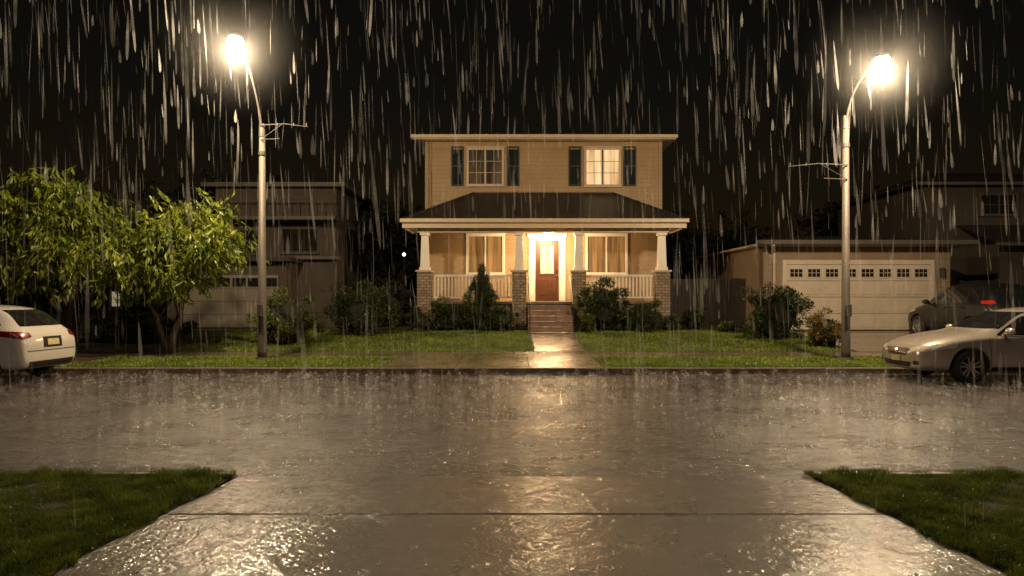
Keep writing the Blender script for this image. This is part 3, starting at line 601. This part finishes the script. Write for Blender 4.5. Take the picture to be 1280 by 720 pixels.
# ------------------------------------------------------------------ cars
def resample(P,n):
    P=[Vector(p) for p in P]; d=[0]
    for a,b in zip(P[:-1],P[1:]): d.append(d[-1]+(b-a).length)
    out=[]
    for i in range(n):
        t=d[-1]*i/(n-1); k=0
        while k<len(d)-2 and d[k+1]<t: k+=1
        s=(t-d[k])/max(1e-9,d[k+1]-d[k]); out.append(P[k].lerp(P[k+1],min(1,max(0,s))))
    return out
def car(name,loc,rz,st,W,paint,wheels,R,kind,tail=M['red']):
    e=empty(name,loc,rz)
    V=[];F=[];ns=len(st)
    for (x,w,zb,belt,top,wr) in st:
        hw=w; m=(zb+belt)/2
        half=[(hw*.80,zb),(hw*.96,zb+.07),(hw*1.0,m-.05),(hw*.995,m+.10),(hw*.97,belt-.05),(hw*.93,belt),(wr,top-.05 if top-belt>.2 else (top+belt)/2+.01),(wr*.86,top-.01),(wr*.45,top+.015)]
        sec=[(0,zb)]+half+[(0,top+.022)]+[(-a,b) for a,b in reversed(half)]
        for a,b in sec: V.append((x,a,b))
    k=len(V)//ns
    for j in range(ns-1):
        for i in range(k): F.append((j*k+i,j*k+(i+1)%k,(j+1)*k+(i+1)%k,(j+1)*k+i))
    for j,rev in ((0,True),(ns-1,False)):
        x=st[j][0]; ci=len(V); zc=(st[j][2]+st[j][4])/2; V.append((x+(.015 if j==0 else -.015),0,zc))
        for i in range(k):
            q=(j*k+i,j*k+(i+1)%k,ci); F.append(q if not rev else q[::-1])
    me=bpy.data.meshes.new('body_tmp'); me.from_pydata(V,[],F); me.update()
    bm=bmesh.new(); bm.from_mesh(me); bmesh.ops.recalc_face_normals(bm,faces=bm.faces); bm.to_mesh(me); bm.free()
    t=bpy.data.objects.new('tmp',me); COL.objects.link(t); sm=t.modifiers.new('s','SUBSURF'); sm.levels=3
    dg=bpy.context.evaluated_depsgraph_get(); bme=bpy.data.meshes.new_from_object(t.evaluated_get(dg)); 
    bmm=bmesh.new(); bmm.from_mesh(bme); bvh=BVHTree.FromBMesh(bmm); bmm.free()
    bpy.data.objects.remove(t)
    bme.materials.clear(); bme.materials.append(paint); bme.materials.append(M['dark'])
    body=bpy.data.objects.new('tmpb',bme); COL.objects.link(body)
    cut=MB()
    for wx in wheels:
        for s in (-1,1): cut.tube([(wx,s*(W-.30),R),(wx,s*(W+.2),R)],[R+.055]*2,40)
    cm=bpy.data.meshes.new('cut'); cm.from_pydata(cut.v,[],cut.f); cm.materials.append(paint); cm.materials.append(M['dark']); cm.polygons.foreach_set('material_index',[1]*len(cm.polygons)); 
    bm=bmesh.new(); bm.from_mesh(cm); bmesh.ops.recalc_face_normals(bm,faces=bm.faces); bm.to_mesh(cm); bm.free()
    co=bpy.data.objects.new('cut',cm); COL.objects.link(co)
    bo=body.modifiers.new('b','BOOLEAN'); bo.object=co; bo.operation='DIFFERENCE'; bo.solver='EXACT'
    dg=bpy.context.evaluated_depsgraph_get(); fm=bpy.data.meshes.new_from_object(body.evaluated_get(dg)); bpy.data.objects.remove(co); bpy.data.objects.remove(body)
    mats=[paint,M['dark']]; fm.materials.clear()
    fb=link(fm,'body',mats,e,local=True,smooth=True)
    try: fm.set_sharp_from_angle(angle=math.radians(50))
    except Exception: pass
    def patch(nm,A,B,d,mat,n=18,m=8,off=.006):
        d=Vector(d).normalized(); A=resample(A,n); B=resample(B,n); V=[];F=[]
        for i in range(n):
            for j in range(m):
                p=A[i].lerp(B[i],j/(m-1)); h=bvh.ray_cast(p-d*3,d)
                if h[0] is None: q=p
                else:
                    nr=h[1]; nr=-nr if nr.dot(d)>0 else nr; q=h[0]+nr*off
                V.append(tuple(q))
        for i in range(n-1):
            for j in range(m-1): F.append((i*m+j,i*m+j+1,(i+1)*m+j+1,(i+1)*m+j))
        me=bpy.data.meshes.new(nm); me.from_pydata(V,[],F); me.update(); return link(me,nm,mat,e,local=True,smooth=True)
    K=kind
    for s in (-1,1):
        sd=(0,-s,0)
        g=K['side']; patch('side_glass',[(x,s*.9,z) for x,z in g['bot']],[(x,s*.9,z) for x,z in g['top']],sd,M['glassd'],40,8,.005)
        for (x0,x1,z0,z1) in K['pillars']: patch('pillar',[(x0,s*.9,z0),(x0+.07,s*.9,z0)],[(x1,s*.9,z1),(x1+.06,s*.9,z1)],sd,M['dark'],4,8,.009)
        for (x,z0,z1) in K['seams']: patch('door_seam',[(x,s*.9,z0),(x+.009,s*.9,z0)],[(x+.02,s*.9,z1),(x+.029,s*.9,z1)],sd,M['seam'],3,14,.004)
        patch('sill',[(wheels[1]+R+.09,s*.9,K['zb']+.06),(wheels[0]-R-.09,s*.9,K['zb']+.06)],[(wheels[1]+R+.09,s*.9,K['zb']+.13),(wheels[0]-R-.09,s*.9,K['zb']+.13)],sd,M['dark'],20,4,.006)
        patch('belt_trim',[(x,s*.9,z-.02) for x,z in g['bot']],[(x,s*.9,z) for x,z in g['bot']],sd,M['chrome'] if K.get('chrome') else M['dark'],30,3,.008)
        for hx in K['handles']: MB().ell((hx,s*(W*.985+.01),K['hz']),(.1,.025,.018),12,8).obj('door_handle',paint,e,local=True,smooth=True)
        mx,mz=K['mirror']; MB().ell((mx,s*(W+.07),mz),(.07,.12,.075),14,10).tube([(mx+.02,s*(W-.08),mz-.06),(mx,s*(W+.02),mz-.03)],[.03,.03],8).obj('wing_mirror',paint,e,local=True,smooth=True)
        h=K['head']; patch('headlight',[(x,s*y,z) for x,y,z in h[0]],[(x,s*y,z) for x,y,z in h[1]],(-.8,-.6*s,0),M['lens'],20,8,.008)
        tl=K['tail']; patch('tail_light',[(x,s*y,z) for x,y,z in tl[0]],[(x,s*y,z) for x,y,z in tl[1]],(.8,-.6*s,0),tail,20,8,.01)
        fg=K['fx']; patch('fog_lamp',[(fg,s*.58,.36),(fg,s*.70,.36)],[(fg,s*.58,.43),(fg,s*.70,.43)],(-1,0,0),M['dark'],8,5,.006)
    fx=K['fx']; rx=K['rx']
    a=K['wind']; patch('windshield',[(0,-a[0],a[1]),(0,a[0],a[1])],[(0,-a[2],a[3]),(0,a[2],a[3])],(-1,0,-.0),M['glassd'],22,12,.006)
    a=K['rear']; patch('rear_window',[(0,-a[0],a[1]),(0,a[0],a[1])],[(0,-a[2],a[3]),(0,a[2],a[3])],(1,0,0),M['glassd'],22,12,.006)
    z=K['gz']; patch('grille',[(fx,-.33,z),(fx,.33,z)],[(fx,-.42,z+.12),(fx,.42,z+.12)],(-1,0,0),M['dark'],16,6,.008)
    patch('grille_bar',[(fx,-.40,z+.11),(fx,.40,z+.11)],[(fx,-.42,z+.14),(fx,.42,z+.14)],(-1,0,0),M['chrome'],16,3,.012); patch('grille_bar',[(fx,-.34,z+.045),(fx,.34,z+.045)],[(fx,-.34,z+.06),(fx,.34,z+.06)],(-1,0,0),M['chrome'],16,3,.012)
    patch('badge',[(fx,-.05,z+.05),(fx,.05,z+.05)],[(fx,-.05,z+.12),(fx,.05,z+.12)],(-1,0,0),M['chrome'],5,5,.02)
    patch('lower_intake',[(fx,-.45,.30),(fx,.45,.30)],[(fx,-.52,.40),(fx,.52,.40)],(-1,0,0),M['dark'],16,5,.007)
    patch('front_plate',[(fx,-.16,.40),(fx,.16,.40)],[(fx,-.16,.50),(fx,.16,.50)],(-1,0,0),M['plate'],5,4,.02)
    pz=K['pz']; patch('plate_recess',[(rx,-.27,pz-.04),(rx,.27,pz-.04)],[(rx,-.27,pz+.17),(rx,.27,pz+.17)],(1,0,0),M['seam'],6,4,.006); patch('rear_plate',[(rx,-.17,pz),(rx,.17,pz)],[(rx,-.17,pz+.12),(rx,.17,pz+.12)],(1,0,0),M['plate'],5,4,.018)
    patch('rear_bumper_lower',[(rx,-.62,K['zb']+.08),(rx,.62,K['zb']+.08)],[(rx,-.66,K['zb']+.20),(rx,.66,K['zb']+.20)],(1,0,0),M['dark'],16,5,.007)
    patch('hatch_seam',[(rx,-.70,K['hs']),(rx,.70,K['hs'])],[(rx,-.70,K['hs']+.012),(rx,.70,K['hs']+.012)],(1,0,0),M['seam'],24,2,.006)
    patch('bumper_seam',[(fx,-.80,K['zb']+.42),(fx,-.45,K['zb']+.42)],[(fx,-.80,K['zb']+.43),(fx,-.45,K['zb']+.43)],(-1,0,0),M['seam'],8,2,.005)
    for wx in wheels:
        for s in (-1,1):
            yo=s*(W-.015)
            prof=[(R*.62,0.0),(R*.66,.0),(R*.9,.0),(R*.975,.018),(R,.05),(R,.16),(R*.97,.2),(R*.62,.2)]
            V=[];F=[];n=36
            for (r,dy) in prof:
                for k_ in range(n):
                    th=2*math.pi*k_/n; V.append((wx+r*math.cos(th),yo-s*dy,R+r*math.sin(th)))
            for j in range(len(prof)-1):
                for k_ in range(n): F.append((j*n+k_,j*n+(k_+1)%n,(j+1)*n+(k_+1)%n,(j+1)*n+k_))
            b=MB(); b.add(V,F); b.obj('tyre',M['rubber'],e,local=True,smooth=True)
            rm=MB(); V=[];F=[]
            for (r,dy) in ((R*.66,.004),(R*.60,.0),(R*.57,.03),(R*.56,.13)):
                for k_ in range(n): th=2*math.pi*k_/n; V.append((wx+r*math.cos(th),yo-s*dy,R+r*math.sin(th)))
            for j in range(3):
                for k_ in range(n): F.append((j*n+k_,j*n+(k_+1)%n,(j+1)*n+(k_+1)%n,(j+1)*n+k_))
            rm.add(V,F)
            for q in range(5):
                for dth in (-.13,.13):
                    th=2*math.pi*q/5+.3; c=Vector((math.cos(th),0,math.sin(th))); u=Vector((-math.sin(th),0,math.cos(th)))
                    o=Vector((wx,yo,R)); P0=o+c*R*.1+u*dth*R*.3; P1=o+c*R*.61+u*dth*R*1.1
                    wv=u*.018; dv=Vector((0,-s*.03,0)); rec=Vector((0,-s*.012,0))
                    vs=[P0-wv+rec,P0+wv+rec,P1+wv+rec*.5,P1-wv+rec*.5]; rm.add([tuple(v) for v in vs]+[tuple(v+dv) for v in vs],[(0,1,2,3),(4,7,6,5),(0,4,5,1),(2,6,7,3),(1,5,6,2),(3,7,4,0)])
            rm.tube([(wx,yo-s*.004,R),(wx,yo-s*.05,R)],[R*.15,R*.18],16); rm.obj('rim',M['rim'],e,local=True)
            MB().tube([(wx,yo-s*.12,R),(wx,yo-s*.13,R)],[R*.58,R*.58],28).obj('brake_backing',M['dark'],e,local=True)
    return e
sedan=[(2.36,.60,.30,.56,.60,.50),(2.30,.74,.24,.65,.71,.60),(2.10,.84,.21,.74,.82,.66),(1.70,.885,.20,.83,.92,.70),(1.25,.90,.20,.89,.99,.72),(1.0,.90,.20,.91,1.03,.70),
       (.62,.90,.20,.92,1.23,.64),(.18,.90,.20,.93,1.42,.60),(-.45,.90,.20,.94,1.475,.60),(-1.0,.90,.20,.96,1.44,.59),(-1.45,.895,.20,.98,1.26,.60),(-1.80,.885,.21,.995,1.11,.64),(-2.10,.86,.23,.98,1.075,.66),(-2.30,.78,.26,.90,1.0,.60),(-2.37,.62,.32,.80,.90,.50)]
ksed=dict(zb=.20,side=dict(bot=[(.85,.955),(-.4,.965),(-1.50,1.0)],top=[(.78,.995),(.28,1.29),(-.1,1.36),(-.5,1.375),(-1.0,1.325),(-1.35,1.19),(-1.52,1.04)]),
  pillars=[(-.46,-.42,.96,1.37),(-1.22,-1.1,.985,1.30)],seams=[(1.0,.36,.86),(-.43,.34,.93),(-1.28,.55,.95)],handles=(-.25,-1.08),hz=.85,mirror=(.70,1.02),chrome=True,
  head=([(2.26,.42,.60),(2.1,.72,.62),(1.66,.87,.71)],[(2.26,.42,.67),(2.1,.72,.75),(1.66,.87,.80)]),tail=([(-2.32,.45,.80),(-2.2,.72,.78),(-1.85,.87,.84)],[(-2.3,.45,.92),(-2.2,.72,.93),(-1.85,.87,.93)]),
  fx=2.2,rx=-2.2,wind=(.70,1.06,.54,1.38),rear=(.62,1.15,.52,1.39),gz=.52,pz=.62,hs=.52)
hatch=[(2.10,.58,.32,.60,.66,.48),(2.02,.74,.27,.70,.76,.60),(1.80,.84,.23,.78,.85,.66),(1.40,.87,.22,.87,.94,.68),(.98,.875,.22,.93,1.03,.70),(.75,.875,.22,.95,1.16,.67),(.25,.88,.22,.97,1.45,.60),(-.4,.88,.22,.99,1.52,.60),(-1.1,.88,.22,1.01,1.50,.59),(-1.55,.875,.23,1.03,1.43,.58),(-1.80,.865,.24,1.03,1.22,.61),(-1.97,.84,.26,.98,1.06,.64),(-2.08,.80,.29,.86,.95,.62),(-2.12,.70,.36,.74,.82,.55)]
khat=dict(zb=.22,side=dict(bot=[(.80,.995),(-.4,1.02),(-1.55,1.07)],top=[(.72,1.05),(.3,1.33),(-.1,1.42),(-.5,1.44),(-1.1,1.41),(-1.45,1.30),(-1.6,1.12)]),
  pillars=[(-.38,-.34,1.01,1.44),(-1.15,-1.05,1.04,1.40)],seams=[(.9,.38,.92),(-.36,.36,1.0),(-1.15,.6,1.02)],handles=(-.2,-.98),hz=.90,mirror=(.66,1.06),
  head=([(2.0,.42,.66),(1.85,.72,.70),(1.45,.86,.78)],[(2.0,.42,.75),(1.85,.72,.81),(1.45,.86,.85)]),tail=([(-2.0,.50,.90),(-1.98,.70,.86),(-1.68,.87,.92)],[(-1.99,.54,.98),(-1.9,.70,1.0),(-1.68,.87,1.02)]),
  fx=2.0,rx=-2.0,wind=(.68,1.08,.54,1.42),rear=(.60,1.10,.50,1.42),gz=.58,pz=.72,hs=.62)
suv=[(x*1.1,w*1.08,zb+.08,be*1.12,tp*1.17,wr*1.12) for (x,w,zb,be,tp,wr) in hatch]
suv[-5]=(-1.72,.95,.31,1.16,1.70,.66); suv[-4]=(-2.02,.94,.32,1.16,1.52,.68)
ksuv=dict(zb=.30,side=dict(bot=[(.88,1.13),(-.4,1.15),(-1.75,1.19)],top=[(.8,1.19),(.33,1.52),(-.1,1.63),(-.5,1.65),(-1.2,1.62),(-1.6,1.55),(-1.8,1.3)]),
  pillars=[(-.42,-.38,1.14,1.66),(-1.2,-1.15,1.17,1.62)],seams=[(1.0,.45,1.05),(-.4,.45,1.12),(-1.25,.7,1.14)],handles=(-.2,-1.08),hz=1.03,mirror=(.72,1.2),
  head=([(2.2,.45,.78),(2.0,.78,.80),(1.6,.93,.88)],[(2.2,.45,.87),(2.0,.78,.92),(1.6,.93,.96)]),tail=([(-2.2,.66,1.16),(-2.15,.80,1.14),(-1.95,.94,1.16)],[(-2.15,.66,1.24),(-2.1,.80,1.25),(-1.95,.94,1.24)]),
  fx=2.2,rx=-2.2,wind=(.74,1.24,.60,1.60),rear=(.64,1.22,.56,1.58),gz=.68,pz=.85,hs=.72)
car('parked_car',(10.22,14.98,.0),math.pi,sedan,.90,M['spaint'],(1.40,-1.38),.33,ksed)
car('parked_car',(-11.45,15.02,.0),math.radians(180-3),hatch,.875,M['wpaint'],(1.28,-1.28),.33,khat)
car('parked_suv',(14.45,23.1,gz(23.1)-.02),math.radians(90),suv,.95,M['bpaint'],(1.42,-1.42),.37,ksuv,tail=M['redlit'])

# ------------------------------------------------------------------ rain: long thin flattened drops
def streaks(name,C,D,ln,rd,mat):
    n=len(C); th=rng.uniform(-.9,.9,n); A=np.stack([np.cos(th),np.sin(th),np.zeros(n)],1); A=unit(A-D*np.sum(A*D,1)[:,None])
    V=[C]
    for t,r in ((.18,.45),(.45,.85),(.75,1.0),(.92,.7)):
        c=C+D*(ln*t)[:,None]; o=A*(rd*r)[:,None]; V+= [c-o,c+o]
    V.append(C+D*ln[:,None]); m=len(V); V=np.stack(V,1).reshape(-1,3); i=np.arange(n)[:,None]*m
    tris=[(0,1,2)]
    for j in (1,3,5): tris+= [(j,j+2,j+3),(j,j+3,j+1)]
    tris.append((7,9,8))
    F=np.concatenate([i+np.array([t]) for t in tris],0); return npmesh(name,V,F,mat)
def watermat(name,op):
    rm=bpy.data.materials.new(name); rm.use_nodes=True; nt=rm.node_tree; nt.nodes.clear()
    o=nn(nt,'ShaderNodeOutputMaterial'); tr_=nn(nt,'ShaderNodeBsdfTransparent'); tl=nn(nt,'ShaderNodeBsdfTranslucent'); df=nn(nt,'ShaderNodeBsdfDiffuse')
    tl.inputs['Color'].default_value=(.9,.9,.9,1); df.inputs['Color'].default_value=(.9,.9,.9,1)
    m1=nn(nt,'ShaderNodeMixShader'); m1.inputs[0].default_value=.5; nt.links.new(tl.outputs[0],m1.inputs[1]); nt.links.new(df.outputs[0],m1.inputs[2])
    # water thickness varies along the drops
    tc=nn(nt,'ShaderNodeTexCoord'); n=nn(nt,'ShaderNodeTexNoise'); n.inputs['Scale'].default_value=1.7; n.inputs['Detail'].default_value=3; nt.links.new(tc.outputs['Object'],n.inputs['Vector'])
    mr=nn(nt,'ShaderNodeMapRange'); mr.inputs[1].default_value=.35; mr.inputs[2].default_value=.68; mr.inputs[3].default_value=op*.25; mr.inputs[4].default_value=op*1.5; nt.links.new(n.outputs['Fac'],mr.inputs[0])
    m2=nn(nt,'ShaderNodeMixShader'); nt.links.new(mr.outputs[0],m2.inputs[0]); nt.links.new(tr_.outputs[0],m2.inputs[1]); nt.links.new(m1.outputs[0],m2.inputs[2]); nt.links.new(m2.outputs[0],o.inputs['Surface']); return rm
rm=watermat('rain_water',.125); rm2=watermat('splash_water',.6)
def rainbox(n,y0,y1,l0,l1,r0,r1):
    C=np.stack([rng.uniform(-15,17,n),rng.uniform(y0,y1,n),rng.uniform(.1,13,n)],1)
    C=C[~((C[:,1]>14)&(C[:,2]<.5))]; n=len(C)
    D=unit(np.stack([rng.normal(.03,.045,n),rng.normal(0,.03,n),-np.ones(n)],1))
    return C,D,l0+(l1-l0)*rng.uniform(0,1,n)**1.5,r0+(r1-r0)*rng.uniform(0,1,n)**2
P=[rainbox(4600,9,21,.25,1.5,.004,.034),rainbox(1700,3.5,9,.1,.6,.002,.012)]
streaks('rain',*[np.concatenate([p[i] for p in P]) for i in range(4)],rm)
def droplets(name,C,r,mat):
    o=np.array([[1,0,0],[-1,0,0],[0,1,0],[0,-1,0],[0,0,1],[0,0,-1]],float); n=len(C)
    V=(C[:,None,:]+o[None]*r[:,None,None]).reshape(-1,3); f=np.array([[0,2,4],[2,1,4],[1,3,4],[3,0,4],[2,0,5],[1,2,5],[3,1,5],[0,3,5]])
    F=(np.arange(n)[:,None,None]*6+f[None]).reshape(-1,3); npmesh(name,V,F,mat,smooth=True)
n=4400; X=rng.uniform(-14,15,n); Y=3+13*rng.uniform(0,1,n)**.75; Y=np.minimum(Y,15.9)
ok=~((Y<6.9)&((X<-2.6)|(X>2.8))); X=X[ok]; Y=Y[ok]; n=len(X); k=24
cr=rng.uniform(.02,.115,n)*(.45+.06*Y)
a=rng.uniform(0,6.283,(n,k)); rr_=cr[:,None]*rng.uniform(.05,1,(n,k)); hh=cr[:,None]*rng.uniform(0,1.5,(n,k))*(1-(rr_/cr[:,None])**2*.75)
C=np.stack([X[:,None]+rr_*np.cos(a),Y[:,None]+rr_*np.sin(a),np.where(Y<6.87,.045,.006)[:,None]+hh],-1).reshape(-1,3)
droplets('rain_splashes',C,rng.uniform(.0012,.0038,n*k)*np.repeat(.5+.13*np.clip(Y-3,0,12),k),rm2)

# ------------------------------------------------------------------ world, fill light, camera
w=bpy.data.worlds.new('World'); scene.world=w; w.use_nodes=True; nt=w.node_tree; bg=nt.nodes['Background']
sky=nn(nt,'ShaderNodeTexSky',sky_type='NISHITA'); sky.sun_disc=False; sky.sun_elevation=math.radians(2); sky.sun_rotation=math.radians(180)
hs=nn(nt,'ShaderNodeMixRGB',blend_type='MULTIPLY'); hs.inputs[0].default_value=1; hs.inputs[2].default_value=(1,.68,.5,1)
nt.links.new(sky.outputs[0],hs.inputs[1]); nt.links.new(hs.outputs[0],bg.inputs['Color']); bg.inputs['Strength'].default_value=.004
sl=bpy.data.lights.new('fill','SUN'); sl.energy=.2; sl.angle=math.radians(25); sl.color=(1,.82,.66); so=bpy.data.objects.new('fill_sun',sl); COL.objects.link(so); so.rotation_euler=(math.radians(50),0,0)  # unseen fill lamp added behind the camera to lift the near sides
cam=bpy.data.cameras.new('Camera'); cam.sensor_width=36; cam.lens=36*917/1280; cam.clip_end=1500; cam.clip_start=.1; cam.shift_y=10/1280
cobj=bpy.data.objects.new('Camera',cam); COL.objects.link(cobj); cobj.location=(0,0,1.7); cobj.rotation_euler=(math.radians(90),0,0); scene.camera=cobj
scene.view_settings.view_transform='Standard'; scene.view_settings.look='None'; scene.view_settings.exposure=0
